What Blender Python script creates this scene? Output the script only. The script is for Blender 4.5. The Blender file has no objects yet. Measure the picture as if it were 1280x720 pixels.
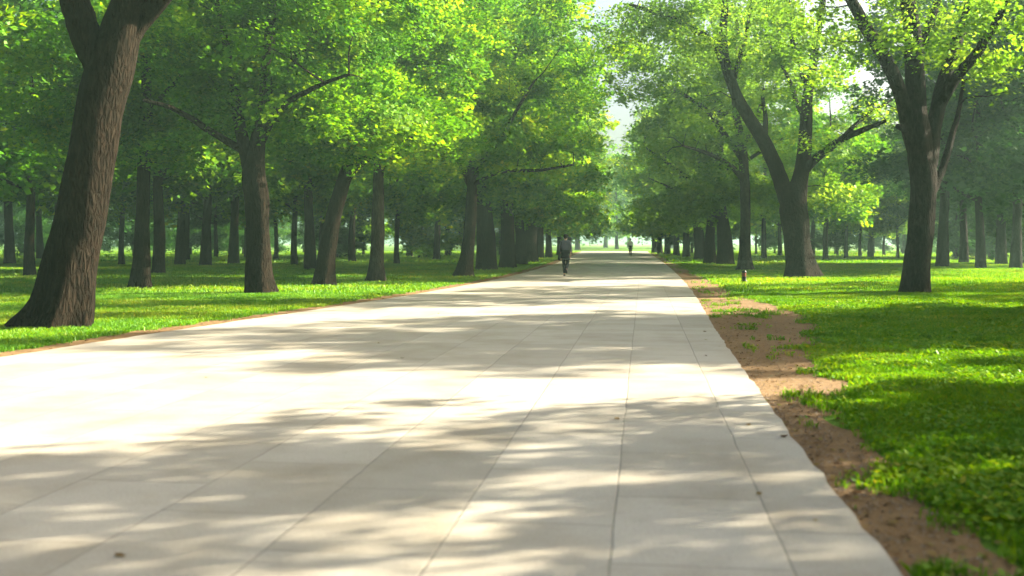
import bpy, bmesh, math, random
import numpy as np
from mathutils import Vector, Matrix

random.seed(7)
RNG = np.random.default_rng(7)
F, HC, PX0, PY0 = 1280.0, 1.5, 640.0, 303.0      # focal length in px, eye height, column and row of the horizon point
R = math.radians
sc = bpy.context.scene
col = sc.collection

def gy(py): return F * HC / (py - PY0)            # ground distance for a row of the photograph
def gx(px, d): return (px - PX0) / F * d
def gp(px, py): d = gy(py); return gx(px, d), d

# ------------------------------------------------------------------ helpers
def tag(o, label=None, cat=None, group=None, kind=None):
    if label: o['label'] = label
    if cat: o['category'] = cat
    if group: o['group'] = group
    if kind: o['kind'] = kind
    return o

def link(name, mesh, mat=None, parent=None):
    o = bpy.data.objects.new(name, mesh)
    col.objects.link(o)
    if mat is not None and not mesh.materials: mesh.materials.append(mat)
    if parent is not None: o.parent = parent
    return o

def empty(name, loc, rz=0.0, s=1.0):
    o = bpy.data.objects.new(name, None)
    col.objects.link(o)
    o.location = loc; o.rotation_euler = (0, 0, rz); o.scale = (s, s, s)
    o.empty_display_size = 0.3
    return o

def np_mesh(name, V, faces_flat, starts, totals, smooth=False, attrs=None):
    me = bpy.data.meshes.new(name)
    V = np.asarray(V, np.float32)
    me.vertices.add(len(V)); me.vertices.foreach_set('co', V.ravel())
    me.loops.add(len(faces_flat)); me.loops.foreach_set('vertex_index', np.asarray(faces_flat, np.int32))
    me.polygons.add(len(starts))
    me.polygons.foreach_set('loop_start', np.asarray(starts, np.int32))
    me.polygons.foreach_set('loop_total', np.asarray(totals, np.int32))
    if smooth: me.polygons.foreach_set('use_smooth', np.ones(len(starts), bool))
    if attrs:
        for k, a in attrs.items():
            at = me.attributes.new(k, 'FLOAT', 'FACE'); at.data.foreach_set('value', np.asarray(a, np.float32))
    me.update(calc_edges=True); me.validate()
    return me

class Tubes:
    """collects tapered tubes into one mesh"""
    def __init__(s): s.V, s.Fq, s.n = [], [], 0
    def add(s, pts, rad, sides, lump=0.0, flare=0.0, seed=0, cap=True):
        pts = np.asarray(pts, float); rad = np.asarray(rad, float); n = len(pts)
        T = np.gradient(pts, axis=0); T /= np.linalg.norm(T, axis=1)[:, None] + 1e-9
        u = np.cross(T[0], [0.0, 1.0, 0.03]); u /= np.linalg.norm(u) + 1e-9
        ang = np.linspace(0, 2 * np.pi, sides, endpoint=False)
        rg = np.random.default_rng(seed)
        ph = rg.uniform(0, 6.28, 8)
        rings = []
        L = np.concatenate([[0], np.cumsum(np.linalg.norm(np.diff(pts, axis=0), axis=1))])
        for i in range(n):
            u = u - T[i] * np.dot(u, T[i]); u /= np.linalg.norm(u) + 1e-9
            v = np.cross(T[i], u)
            r = np.full(sides, rad[i])
            if lump:
                z = L[i]
                r = r * (1 + lump * (0.5 * np.sin(2 * ang + ph[0] + 0.7 * z) + 0.5 * np.sin(3 * ang + ph[1] - 1.1 * z) + 0.35 * np.sin(5 * ang + ph[2] + 1.9 * z)
                                     + 0.35 * np.sin(7 * ang + ph[6] + 0.6 * np.sin(z * 2.0)) + 0.3 * np.sin(1.9 * z + ph[3]) + 0.3 * np.sin(4.3 * z + ph[4] + ang)))
                r = r + lump * 0.25 * rad[i] * rg.normal(0, 1, sides) * 0.35
            if flare:
                k = math.exp(-L[i] / (1.5 * rad[0] + 0.15))
                r = r * (1 + flare * k * (0.35 + 0.65 * (0.5 + 0.5 * np.sin(5 * ang + ph[5] + 0.6 * np.sin(2 * ang + ph[7]))) ** 1.5))
            rings.append(pts[i] + np.outer(np.cos(ang) * r, u) + np.outer(np.sin(ang) * r, v))
        V = np.concatenate(rings)
        a = np.arange(sides); b = (a + 1) % sides
        for i in range(n - 1):
            o = s.n + i * sides
            s.Fq.append(np.stack([o + a, o + b, o + sides + b, o + sides + a], 1))
        s.V.append(V); s.n += len(V)
    def mesh(s, name):
        V = np.concatenate(s.V); Q = np.concatenate(s.Fq)
        return np_mesh(name, V, Q.ravel(), np.arange(len(Q)) * 4, np.full(len(Q), 4), True)

def smooth_poly(P, step):
    """Catmull-Rom through (x,y,z,r) rows"""
    P = np.asarray(P, float)
    if len(P) < 3: P = np.vstack([P[0], (P[0] + P[-1]) / 2, P[-1]])
    Q = np.vstack([2 * P[0] - P[1], P, 2 * P[-1] - P[-2]])
    out = []
    for i in range(1, len(Q) - 2):
        p0, p1, p2, p3 = Q[i - 1:i + 3]
        n = max(2, int(np.linalg.norm((p2 - p1)[:3]) / step))
        for t in np.arange(n) / n:
            out.append(0.5 * (2 * p1 + (p2 - p0) * t + (2 * p0 - 5 * p1 + 4 * p2 - p3) * t * t + (3 * p1 - p0 - 3 * p2 + p3) * t ** 3))
    out.append(P[-1])
    out = np.array(out); out[:, 3] = np.maximum(out[:, 3], 0.006)
    return out

def vnoise(x, y, s, seed=0):
    """value noise 0..1"""
    x = np.asarray(x) / s; y = np.asarray(y) / s
    xi, yi = np.floor(x).astype(np.int64), np.floor(y).astype(np.int64); fx, fy = x - xi, y - yi
    fx = fx * fx * (3 - 2 * fx); fy = fy * fy * (3 - 2 * fy)
    def h(a, b):
        k = (a * 374761393 + b * 668265263 + seed * 982451653) & 0xffffffff
        k = ((k ^ (k >> 13)) * 1274126177) & 0xffffffff
        return ((k ^ (k >> 16)) & 0xffff) / 65535.0
    return (h(xi, yi) * (1 - fx) + h(xi + 1, yi) * fx) * (1 - fy) + (h(xi, yi + 1) * (1 - fx) + h(xi + 1, yi + 1) * fx) * fy

# ------------------------------------------------------------------ materials
def new_mat(name):
    m = bpy.data.materials.new(name); m.use_nodes = True
    nt = m.node_tree; nt.nodes.clear()
    out = nt.nodes.new('ShaderNodeOutputMaterial')
    return m, nt, out
def N(nt, t, **kw):
    n = nt.nodes.new(t)
    for k, v in kw.items():
        if k in n.inputs.keys(): n.inputs[k].default_value = v
        else: setattr(n, k, v)
    return n
def ramp(nt, stops, fac):
    r = nt.nodes.new('ShaderNodeValToRGB')
    e = r.color_ramp.elements
    while len(e) < len(stops): e.new(0.5)
    for i, (p, c) in enumerate(stops): e[i].position = p; e[i].color = (*c, 1)
    nt.links.new(fac, r.inputs[0]); return r.outputs[0]

def leaf_mat(name, stops, trans=0.52, gloss=0.02):
    m, nt, out = new_mat(name)
    a = N(nt, 'ShaderNodeAttribute', attribute_name='tint')
    oi = N(nt, 'ShaderNodeObjectInfo')
    ad = N(nt, 'ShaderNodeMath', operation='MULTIPLY_ADD'); nt.links.new(oi.outputs['Random'], ad.inputs[0]); ad.inputs[1].default_value = 0.22
    sb = N(nt, 'ShaderNodeMath', operation='SUBTRACT'); nt.links.new(a.outputs['Fac'], sb.inputs[0]); sb.inputs[1].default_value = 0.11
    nt.links.new(sb.outputs[0], ad.inputs[2])
    c = ramp(nt, stops, ad.outputs[0])
    d = N(nt, 'ShaderNodeBsdfDiffuse'); t = N(nt, 'ShaderNodeBsdfTranslucent'); g = N(nt, 'ShaderNodeBsdfGlossy', Roughness=0.5)
    g.inputs['Color'].default_value = (0.6, 0.65, 0.55, 1)
    hs = N(nt, 'ShaderNodeHueSaturation'); hs.inputs['Hue'].default_value = 0.485; hs.inputs['Value'].default_value = 1.45
    nt.links.new(c, hs.inputs['Color'])
    nt.links.new(c, d.inputs['Color']); nt.links.new(hs.outputs[0], t.inputs['Color'])
    m1 = N(nt, 'ShaderNodeMixShader'); m1.inputs[0].default_value = trans
    nt.links.new(d.outputs[0], m1.inputs[1]); nt.links.new(t.outputs[0], m1.inputs[2])
    m2 = N(nt, 'ShaderNodeMixShader'); m2.inputs[0].default_value = gloss
    nt.links.new(m1.outputs[0], m2.inputs[1]); nt.links.new(g.outputs[0], m2.inputs[2])
    nt.links.new(m2.outputs[0], out.inputs['Surface'])
    return m

LEAF = leaf_mat('maple_leaf', [(0.0, (0.0260, 0.1170, 0.0026)), (0.4, (0.0715, 0.2210, 0.0026)), (0.75, (0.1625, 0.2925, 0.0039)), (1.0, (0.3250, 0.3510, 0.0065))])
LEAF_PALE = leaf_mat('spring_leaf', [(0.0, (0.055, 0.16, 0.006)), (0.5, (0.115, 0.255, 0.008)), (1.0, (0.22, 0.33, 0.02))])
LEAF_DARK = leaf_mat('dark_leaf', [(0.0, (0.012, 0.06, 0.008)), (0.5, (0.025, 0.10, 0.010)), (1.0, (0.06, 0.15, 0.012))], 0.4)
GRASS = leaf_mat('grass_blade', [(0.0, (0.024, 0.12, 0.001)), (0.5, (0.078, 0.22, 0.001)), (0.85, (0.18, 0.275, 0.002)), (1.0, (0.29, 0.27, 0.014))], 0.42, 0.03)

def bark_mat(name, c0, c1, c2, scale=1.0):
    m, nt, out = new_mat(name)
    tc = N(nt, 'ShaderNodeTexCoord')
    mp = N(nt, 'ShaderNodeMapping'); mp.inputs['Scale'].default_value = (9 * scale, 9 * scale, 2.6 * scale)
    nt.links.new(tc.outputs['Object'], mp.inputs[0])
    n1 = N(nt, 'ShaderNodeTexNoise', Scale=1.6, Detail=6.0, Roughness=0.65, Distortion=0.6); nt.links.new(mp.outputs[0], n1.inputs['Vector'])
    vo = N(nt, 'ShaderNodeTexVoronoi', Scale=1.5, feature='DISTANCE_TO_EDGE')
    mx = N(nt, 'ShaderNodeMixRGB', blend_type='ADD'); mx.inputs[0].default_value = 0.5
    nt.links.new(mp.outputs[0], mx.inputs[1]); nt.links.new(n1.outputs['Color'], mx.inputs[2]); nt.links.new(mx.outputs[0], vo.inputs['Vector'])
    n2 = N(nt, 'ShaderNodeTexNoise', Scale=0.8, Detail=3.0); nt.links.new(tc.outputs['Object'], n2.inputs['Vector'])
    c = ramp(nt, [(0.3, c0), (0.5, c1), (0.72, c2)], n1.outputs['Fac'])
    c2_ = ramp(nt, [(0.35, (0.75, 0.8, 0.75)), (0.65, (1.1, 1.05, 1.0))], n2.outputs['Fac'])
    mu = N(nt, 'ShaderNodeMixRGB', blend_type='MULTIPLY'); mu.inputs[0].default_value = 1.0
    nt.links.new(c, mu.inputs[1]); nt.links.new(c2_, mu.inputs[2])
    ml = N(nt, 'ShaderNodeMath', operation='MULTIPLY_ADD'); ml.inputs[1].default_value = 1.6
    nt.links.new(vo.outputs['Distance'], ml.inputs[0]); nt.links.new(n1.outputs['Fac'], ml.inputs[2])
    bp = N(nt, 'ShaderNodeBump', Strength=0.9, Distance=0.05); nt.links.new(ml.outputs[0], bp.inputs['Height'])
    b = N(nt, 'ShaderNodeBsdfPrincipled', Roughness=0.95); b.inputs['Specular IOR Level'].default_value = 0.04
    nt.links.new(mu.outputs[0], b.inputs['Base Color']); nt.links.new(bp.outputs[0], b.inputs['Normal'])
    nt.links.new(b.outputs[0], out.inputs['Surface'])
    return m
BARK = bark_mat('brown_bark', (0.0037, 0.0025, 0.0016), (0.0109, 0.0079, 0.0053), (0.0262, 0.0194, 0.0129))
BARK_GREY = bark_mat('grey_bark', (0.0062, 0.0051, 0.0039), (0.0181, 0.0147, 0.0119), (0.0397, 0.0329, 0.0273))
BARK_PALE = bark_mat('pale_bark', (0.0112, 0.0090, 0.0067), (0.0336, 0.0269, 0.0202), (0.0700, 0.0588, 0.0448))

def noise_mat(name, stops, scale, bump=0.3, dist=0.02, rough=0.95, extra=None):
    m, nt, out = new_mat(name)
    tc = N(nt, 'ShaderNodeTexCoord')
    n1 = N(nt, 'ShaderNodeTexNoise', Scale=scale, Detail=8.0, Roughness=0.65); nt.links.new(tc.outputs['Object'], n1.inputs['Vector'])
    n2 = N(nt, 'ShaderNodeTexNoise', Scale=scale * 0.09, Detail=4.0); nt.links.new(tc.outputs['Object'], n2.inputs['Vector'])
    mx = N(nt, 'ShaderNodeMath', operation='MULTIPLY_ADD'); mx.inputs[1].default_value = 0.6
    sb = N(nt, 'ShaderNodeMath', operation='MULTIPLY'); sb.inputs[1].default_value = 0.4
    nt.links.new(n2.outputs['Fac'], sb.inputs[0]); nt.links.new(n1.outputs['Fac'], mx.inputs[0]); nt.links.new(sb.outputs[0], mx.inputs[2])
    c = ramp(nt, stops, mx.outputs[0])
    bp = N(nt, 'ShaderNodeBump', Strength=bump, Distance=dist); nt.links.new(n1.outputs['Fac'], bp.inputs['Height'])
    b = N(nt, 'ShaderNodeBsdfPrincipled', Roughness=rough); b.inputs['Specular IOR Level'].default_value = 0.2
    nt.links.new(c, b.inputs['Base Color']); nt.links.new(bp.outputs[0], b.inputs['Normal'])
    nt.links.new(b.outputs[0], out.inputs['Surface'])
    return m
GROUND = noise_mat('lawn_turf', [(0.3, (0.025, 0.08, 0.003)), (0.5, (0.07, 0.16, 0.003)), (0.7, (0.14, 0.22, 0.004))], 14.0, 1.0, 0.06)
DIRT = noise_mat('bare_earth', [(0.25, (0.075, 0.042, 0.015)), (0.5, (0.16, 0.094, 0.036)), (0.75, (0.25, 0.16, 0.07))], 9.0, 0.8, 0.03)
def plain(name, c, rough=0.8):
    return noise_mat(name, [(0.35, tuple(x * 0.8 for x in c)), (0.65, tuple(x * 1.15 for x in c))], 30.0, 0.2, 0.01, rough)

def path_mat():
    m, nt, out = new_mat('stone_paving')
    tc = N(nt, 'ShaderNodeTexCoord')
    mp = N(nt, 'ShaderNodeMapping'); mp.inputs['Rotation'].default_value = (0, 0, R(90 + 7.3)); mp.inputs['Location'].default_value = (0.3, 0.14, 0)
    nt.links.new(tc.outputs['Object'], mp.inputs[0])
    nd = N(nt, 'ShaderNodeTexNoise', Scale=1.5, Detail=3.0); nt.links.new(tc.outputs['Object'], nd.inputs['Vector'])
    vm = N(nt, 'ShaderNodeMixRGB', blend_type='ADD'); vm.inputs[0].default_value = 0.03
    nt.links.new(mp.outputs[0], vm.inputs[1]); nt.links.new(nd.outputs['Color'], vm.inputs[2])
    br = N(nt, 'ShaderNodeTexBrick', Scale=1.0)
    br.offset = 0.5
    br.inputs['Brick Width'].default_value = 1.25; br.inputs['Row Height'].default_value = 0.82
    br.inputs['Mortar Size'].default_value = 0.0075; br.inputs['Mortar Smooth'].default_value = 0.6; br.inputs['Bias'].default_value = 0.0
    br.inputs['Color1'].default_value = (0.305, 0.275, 0.222, 1); br.inputs['Color2'].default_value = (0.375, 0.343, 0.284, 1); br.inputs['Mortar'].default_value = (0.215, 0.195, 0.16, 1)
    nt.links.new(vm.outputs[0], br.inputs['Vector'])
    n1 = N(nt, 'ShaderNodeTexNoise', Scale=1.1, Detail=9.0, Roughness=0.62); nt.links.new(tc.outputs['Object'], n1.inputs['Vector'])
    n2 = N(nt, 'ShaderNodeTexNoise', Scale=60.0, Detail=4.0); nt.links.new(tc.outputs['Object'], n2.inputs['Vector'])
    c1 = ramp(nt, [(0.3, (0.80, 0.76, 0.68)), (0.55, (1.0, 1.0, 0.98)), (0.8, (1.08, 1.07, 1.05))], n1.outputs['Fac'])
    c2 = ramp(nt, [(0.3, (0.86, 0.85, 0.83)), (0.7, (1.08, 1.08, 1.08))], n2.outputs['Fac'])
    a = N(nt, 'ShaderNodeMixRGB', blend_type='MULTIPLY'); a.inputs[0].default_value = 1
    b_ = N(nt, 'ShaderNodeMixRGB', blend_type='MULTIPLY'); b_.inputs[0].default_value = 1
    nt.links.new(br.outputs['Color'], a.inputs[1]); nt.links.new(c1, a.inputs[2]); nt.links.new(a.outputs[0], b_.inputs[1]); nt.links.new(c2, b_.inputs[2])
    iv = N(nt, 'ShaderNodeMath', operation='MULTIPLY_ADD'); iv.inputs[1].default_value = -1.0
    nt.links.new(br.outputs['Fac'], iv.inputs[0])
    sm = N(nt, 'ShaderNodeMath', operation='MULTIPLY'); sm.inputs[1].default_value = 0.35; nt.links.new(n2.outputs['Fac'], sm.inputs[0]); nt.links.new(sm.outputs[0], iv.inputs[2])
    bp = N(nt, 'ShaderNodeBump', Strength=0.5, Distance=0.008); nt.links.new(iv.outputs[0], bp.inputs['Height'])
    b = N(nt, 'ShaderNodeBsdfPrincipled', Roughness=0.6); b.inputs['Specular IOR Level'].default_value = 0.3
    nt.links.new(b_.outputs[0], b.inputs['Base Color']); nt.links.new(bp.outputs[0], b.inputs['Normal'])
    nt.links.new(b.outputs[0], out.inputs['Surface'])
    return m
PAVING = path_mat()

# ------------------------------------------------------------------ the ground
def edge(pix, near):
    pts = [gp(*p) for p in pix]
    pts = sorted([(y, x) for x, y in pts] + near)
    a = np.array(pts); return lambda Y: np.interp(Y, a[:, 0], a[:, 1])
xR = edge([(1105, 700), (1062, 645), (1015, 585), (975, 530), (940, 480), (912, 440), (890, 408), (872, 375), (863, 362), (850, 347), (836, 334), (824, 325), (815, 319), (809, 314.2)], [(-8, 0.1), (3, 1.55)])
xL = edge([(0, 450), (175, 422), (300, 403), (440, 382), (520, 369), (600, 354.6), (650, 343.5), (692, 331), (712, 322), (727, 314.2)], [(-8, -9.6), (5, -7.6), (9, -7.0)])
xD = edge([(1240, 700), (1175, 650), (1112, 600), (1070, 560), (1030, 532), (1022, 510), (1040, 490), (1045, 470), (1020, 447), (1010, 425), (1012, 402), (985, 388), (930, 374), (905, 362), (872, 345), (850, 334), (832, 324), (820, 317)], [(-8, 1.2), (3, 2.0)])
YEND = 171.0
G = 900.0
gv = [(-G, -120, 0), (G, -120, 0), (G, G, 0), (-G, G, 0)]
ground = link('ground', np_mesh('ground', gv, [0, 1, 2, 3], [0], [4]), GROUND); tag(ground, kind='structure')

def strip(name, fl, fr, Ys, z, mat, thick=None, nx=1):
    V, Fc = [], []
    for Y in Ys:
        a, b = float(fl(Y)), float(fr(Y))
        for k in range(nx + 1): V.append((a + (b - a) * k / nx, Y, z))
    n = len(Ys); w = nx + 1
    for i in range(n - 1):
        for k in range(nx): Fc.append((i * w + k, i * w + k + 1, (i + 1) * w + k + 1, (i + 1) * w + k))
    if thick:
        o = len(V)
        for i in range(n):
            for k in (0, nx): x, y, _ = V[i * w + k]; V.append((x, y, z - thick))
        for i in range(n - 1):
            Fc.append((i * w, (i + 1) * w, o + 2 * (i + 1), o + 2 * i))
            Fc.append(((i + 1) * w + nx, i * w + nx, o + 2 * i + 1, o + 2 * (i + 1) + 1))
        Fc.append(((n - 1) * w, (n - 1) * w + nx, o + 2 * (n - 1) + 1, o + 2 * (n - 1)))
    me = bpy.data.meshes.new(name); me.from_pydata(V, [], Fc); me.update()
    return tag(link(name, me, mat), kind='structure')
Yp = np.concatenate([np.arange(-8, 30, 0.25), np.arange(30, 80, 1.0), np.arange(80, YEND + 0.1, 2.5)])
wob = lambda Y, s: 0.10 * (vnoise(np.array([Y]), np.array([s]), 0.8, s)[0] - 0.5) + 0.10 * (vnoise(np.array([Y]), np.array([s]), 0.25, s + 3)[0] - 0.5)
strip('path', lambda Y: xL(Y) + 0.5 * wob(Y, 1), lambda Y: xR(Y) + 0.35 * wob(Y, 2), Yp, 0.035, PAVING, 0.08)
Yd = np.concatenate([np.arange(-8, 35, 0.1), np.arange(35, 160, 0.5)])
strip('bare_earth', lambda Y: xR(Y) - 0.3, lambda Y: max(xR(Y) + 0.2, xD(Y) + 0.15) + 2.2 * wob(Y, 5), Yd, 0.006, DIRT)
strip('earth_edge', lambda Y: xL(Y) - 0.75 - 2.5 * wob(Y, 9), lambda Y: xL(Y) + 0.3, Yd, 0.005, DIRT)

# ------------------------------------------------------------------ grass
def lawn_prob(X, Y):
    n = vnoise(X, Y, 0.45, 11) * 0.6 + vnoise(X, Y, 0.16, 12) * 0.4
    n2 = vnoise(X, Y, 1.3, 15)
    dr = X - xD(Y) - 0.12; dl = (xL(Y) - 0.62) - X
    w = 0.5 + np.clip(Y, 0, 40) * 0.012
    pr = np.clip((dr + (n - 0.5) * 1.15 * w + (n2 - 0.5) * 0.45) / 0.5 + 0.42, 0, 1)
    pl = np.clip((dl + (n - 0.5) * 0.5) / 0.2 + 0.4, 0, 1)
    # stray tufts in the bare earth
    st = ((X > xR(Y) + 0.04) & (n > 0.62) & (n2 > 0.5)) * np.clip((n - 0.62) * 5, 0, 0.45)
    return np.maximum(np.maximum(pr, pl), st) * (0.55 + 0.45 * np.clip(n * 2.2 - 0.35, 0, 1))

def sample(n, y0, y1, xa, xb, pw):
    u = RNG.random(n)
    Y = (y0 ** pw + u * (y1 ** pw - y0 ** pw)) ** (1 / pw)
    X = xa(Y) + RNG.random(n) * (xb(Y) - xa(Y))
    k = RNG.random(n) < lawn_prob(X, Y)
    return X[k], Y[k]

GV, GF, GS, GT, GA = [], [], [], [], []
gcount = [0, 0]
def blades(X, Y, h0, h1, wd, lean=0.6):
    n = len(X)
    pat = vnoise(X, Y, 0.9, 21) * 0.5 + vnoise(X, Y, 0.28, 22) * 0.5
    h = (h0 + (h1 - h0) * RNG.random(n) ** 1.6) * (0.55 + 0.9 * pat)
    a = RNG.uniform(0, 6.283, n); la = RNG.uniform(0, 6.283, n); ln = h * lean * RNG.random(n)
    w = wd * RNG.uniform(0.6, 1.3, n)
    dx, dy = np.cos(a) * w / 2, np.sin(a) * w / 2
    lx, ly = np.cos(la) * ln, np.sin(la) * ln
    V = np.stack([np.stack([X - dx, Y - dy, np.zeros(n)], 1), np.stack([X + dx, Y + dy, np.zeros(n)], 1),
                  np.stack([X + dx * .8 + lx * .35, Y + dy * .8 + ly * .35, h * 0.62], 1), np.stack([X + lx * 1.3, Y + ly * 1.3, h * (1 - 0.25 * RNG.random(n))], 1),
                  np.stack([X - dx * .8 + lx * .35, Y - dy * .8 + ly * .35, h * 0.62], 1)], 1).reshape(-1, 3)
    idx = gcount[0] + np.arange(n)[:, None] * 5 + np.arange(5)[None]
    GV.append(V); GF.append(idx.ravel())
    GS.append(gcount[1] + np.arange(n) * 5); GT.append(np.full(n, 5))
    GA.append(np.clip(0.15 + 0.45 * vnoise(X, Y, 2.3, 31) + 0.30 * vnoise(X, Y, 0.4, 33) + RNG.normal(0, 0.13, n), 0, 0.99))
    gcount[0] += 5 * n; gcount[1] += 5 * n
def clover(X, Y, r0, r1):
    """small broad leaves lying in the turf"""
    n = len(X)
    pat = vnoise(X, Y, 0.5, 41)
    z = RNG.uniform(0.02, 0.075, n) * (0.4 + 1.1 * pat); r = RNG.uniform(r0, r1, n)
    a = RNG.uniform(0, 6.283, n); tx = RNG.normal(0, 0.4, n); ty = RNG.normal(0, 0.4, n)
    P = []
    for k in range(5):
        ca, sa = np.cos(a + k * 1.2566) * r, np.sin(a + k * 1.2566) * r
        P.append(np.stack([X + ca, Y + sa, np.maximum(0.008, z + ca * tx + sa * ty)], 1))
    V = np.stack(P, 1).reshape(-1, 3)
    idx = gcount[0] + np.arange(n)[:, None] * 5 + np.arange(5)[None]
    GV.append(V); GF.append(idx.ravel()); GS.append(gcount[1] + np.arange(n) * 5); GT.append(np.full(n, 5))
    GA.append(np.clip(0.35 + 0.4 * vnoise(X, Y, 1.1, 43) + RNG.normal(0, 0.12, n), 0, 0.95))
    gcount[0] += 5 * n; gcount[1] += 5 * n
wl = lambda Y: -0.5 * Y - 2.0
wr = lambda Y: 0.5 * Y + 2.0
blades(*sample(230000, 3.0, 13, lambda Y: xR(Y) + 0.05, wr, 1.3), 0.035, 0.10, 0.009)
clover(*sample(60000, 3.0, 13, lambda Y: xR(Y) + 0.1, wr, 1.3), 0.010, 0.022)
blades(*sample(260000, 13, 30, lambda Y: xR(Y) + 0.05, wr, 1.4), 0.035, 0.10, 0.013)
clover(*sample(60000, 13, 26, lambda Y: xR(Y) + 0.1, wr, 1.4), 0.014, 0.028)
blades(*sample(240000, 11, 30, wl, lambda Y: xL(Y) - 0.1, 1.4), 0.035, 0.09, 0.013)
blades(*sample(170000, 30, 75, lambda Y: xR(Y) + 0.05, wr, 1.1), 0.05, 0.12, 0.028)
blades(*sample(170000, 30, 75, wl, lambda Y: xL(Y) - 0.1, 1.1), 0.05, 0.12, 0.028)
blades(*sample(60000, 75, 170, lambda Y: xR(Y) + 0.05, wr, 1.0), 0.08, 0.2, 0.08)
blades(*sample(60000, 75, 170, wl, lambda Y: xL(Y) - 0.1, 1.0), 0.08, 0.2, 0.08)
grass = link('grass', np_mesh('grass', np.concatenate(GV), np.concatenate(GF), np.concatenate(GS), np.concatenate(GT), False, {'tint': np.concatenate(GA)}), GRASS)
tag(grass, 'short green lawn grass growing on both sides of the paved path', 'grass', kind='stuff')

# ------------------------------------------------------------------ fallen leaves and grit
def litter(name, mat, X, Y, Z, r0, r1, curl):
    n = len(X); r = RNG.uniform(r0, r1, n); a = RNG.uniform(0, 6.283, n); P = []
    for k, (q, f) in enumerate(((0, 1.0), (1.2, .62), (2.4, .7), (3.14, .85), (4.0, .7), (5.1, .6))):
        P.append(np.stack([X + np.cos(a + q) * r * f, Y + np.sin(a + q) * r * f, Z + r * curl * RNG.random(n)], 1))
    V = np.stack(P, 1).reshape(-1, 3); idx = (np.arange(n)[:, None] * 6 + np.arange(6)[None]).ravel()
    return link(name, np_mesh(name, V, idx, np.arange(n) * 6, np.full(n, 6), False, {'tint': RNG.random(n)}), mat)
DRY = leaf_mat('dry_leaf', [(0.0, (0.06, 0.03, 0.012)), (0.5, (0.13, 0.075, 0.025)), (0.85, (0.2, 0.14, 0.04)), (1.0, (0.12, 0.16, 0.02))], 0.2)
Y = 3.5 + 40 * RNG.random(2600) ** 1.6; e = RNG.random(2600)
X = np.where(e < 0.50, xR(Y) + RNG.normal(0.25, 0.45, 2600), np.where(e < 0.72, xL(Y) + RNG.normal(-0.3, 0.4, 2600), xL(Y) + (xR(Y) - xL(Y)) * RNG.random(2600)))
inpath = (X > xL(Y)) & (X < xR(Y))
keep = ~inpath | (RNG.random(2600) < 0.03)
tag(litter('fallen_leaves', DRY, X[keep], Y[keep], np.where(inpath, 0.037, 0.012)[keep], 0.015, 0.04, 0.5), 'dry fallen leaves scattered along the path edges and bare earth', 'leaves', kind='stuff')
GRIT = noise_mat('grit', [(0.3, (0.10, 0.07, 0.045)), (0.7, (0.3, 0.24, 0.17))], 20.0)
Y = 3.5 + 22 * RNG.random(5200) ** 1.5; X = xR(Y) + 0.03 + (xD(Y) - xR(Y)) * RNG.random(5200) ** 1.3
tag(litter('grit', GRIT, X, Y, np.full(5200, 0.009), 0.004, 0.014, 1.1), 'loose grit and crumbs of soil on the bare earth strip', 'grit', kind='stuff')

# ------------------------------------------------------------------ trees
def leaf_cloud(C, RC, per, size, rg, flat=0.24, tint0=None):
    """leaves round clump centres C with radii RC -> vertices, tints"""
    m = len(C)
    cnt = np.maximum(8, (per * (RC / RC.mean()) ** 2 * rg.uniform(0.6, 1.4, m)).astype(int))
    ci = np.repeat(np.arange(m), cnt); n = len(ci)
    # each clump is a spray of a few twigs
    K = 7
    tw_a = rg.uniform(0, 6.283, (m, K)); tw_z = rg.normal(0, 0.25, (m, K)); tw_l = rg.uniform(0.5, 1.25, (m, K))
    k = rg.integers(0, K, n)
    t = rg.random(n) ** 0.65
    ang = tw_a[ci, k] + rg.normal(0, 0.25, n)
    rr = RC[ci] * tw_l[ci, k] * t
    pos = C[ci] + np.stack([np.cos(ang) * rr, np.sin(ang) * rr, RC[ci] * (tw_z[ci, k] * t + flat * rg.normal(0, 0.55, n)) - 0.22 * RC[ci] * t ** 2], 1)
    pos += rg.normal(0, 0.06, (n, 3)) * RC[ci][:, None]
    ct = rg.normal(0, 0.42, (m, 2)); nrm = np.stack([ct[ci, 0] + rg.normal(0, 0.38, n), ct[ci, 1] + rg.normal(0, 0.38, n), np.abs(rg.normal(0.9, 0.35, n))], 1)
    nrm /= np.linalg.norm(nrm, axis=1)[:, None]
    a = ang + rg.normal(0, 0.8, n)
    d = np.stack([np.cos(a), np.sin(a), rg.normal(-0.25, 0.3, n)], 1)
    d -= nrm * np.sum(d * nrm, 1)[:, None]; d /= np.linalg.norm(d, axis=1)[:, None] + 1e-9
    s = np.cross(nrm, d)
    L = size * (rg.uniform(0.75, 1.25, m)[ci] * rg.uniform(0.55, 1.45, n))[:, None]; W = L * rg.uniform(0.36, 0.5, n)[:, None]
    b = pos - d * L * 0.5
    V = np.stack([b, b + d * L * 0.42 + s * W + nrm * L * 0.1, b + d * L, b + d * L * 0.42 - s * W + nrm * L * 0.1], 1).reshape(-1, 3)
    base = rg.uniform(0.15, 0.75, m) if tint0 is None else tint0
    T = np.clip(base[ci] + rg.normal(0, 0.12, n), 0, 1)
    return V, T

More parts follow.
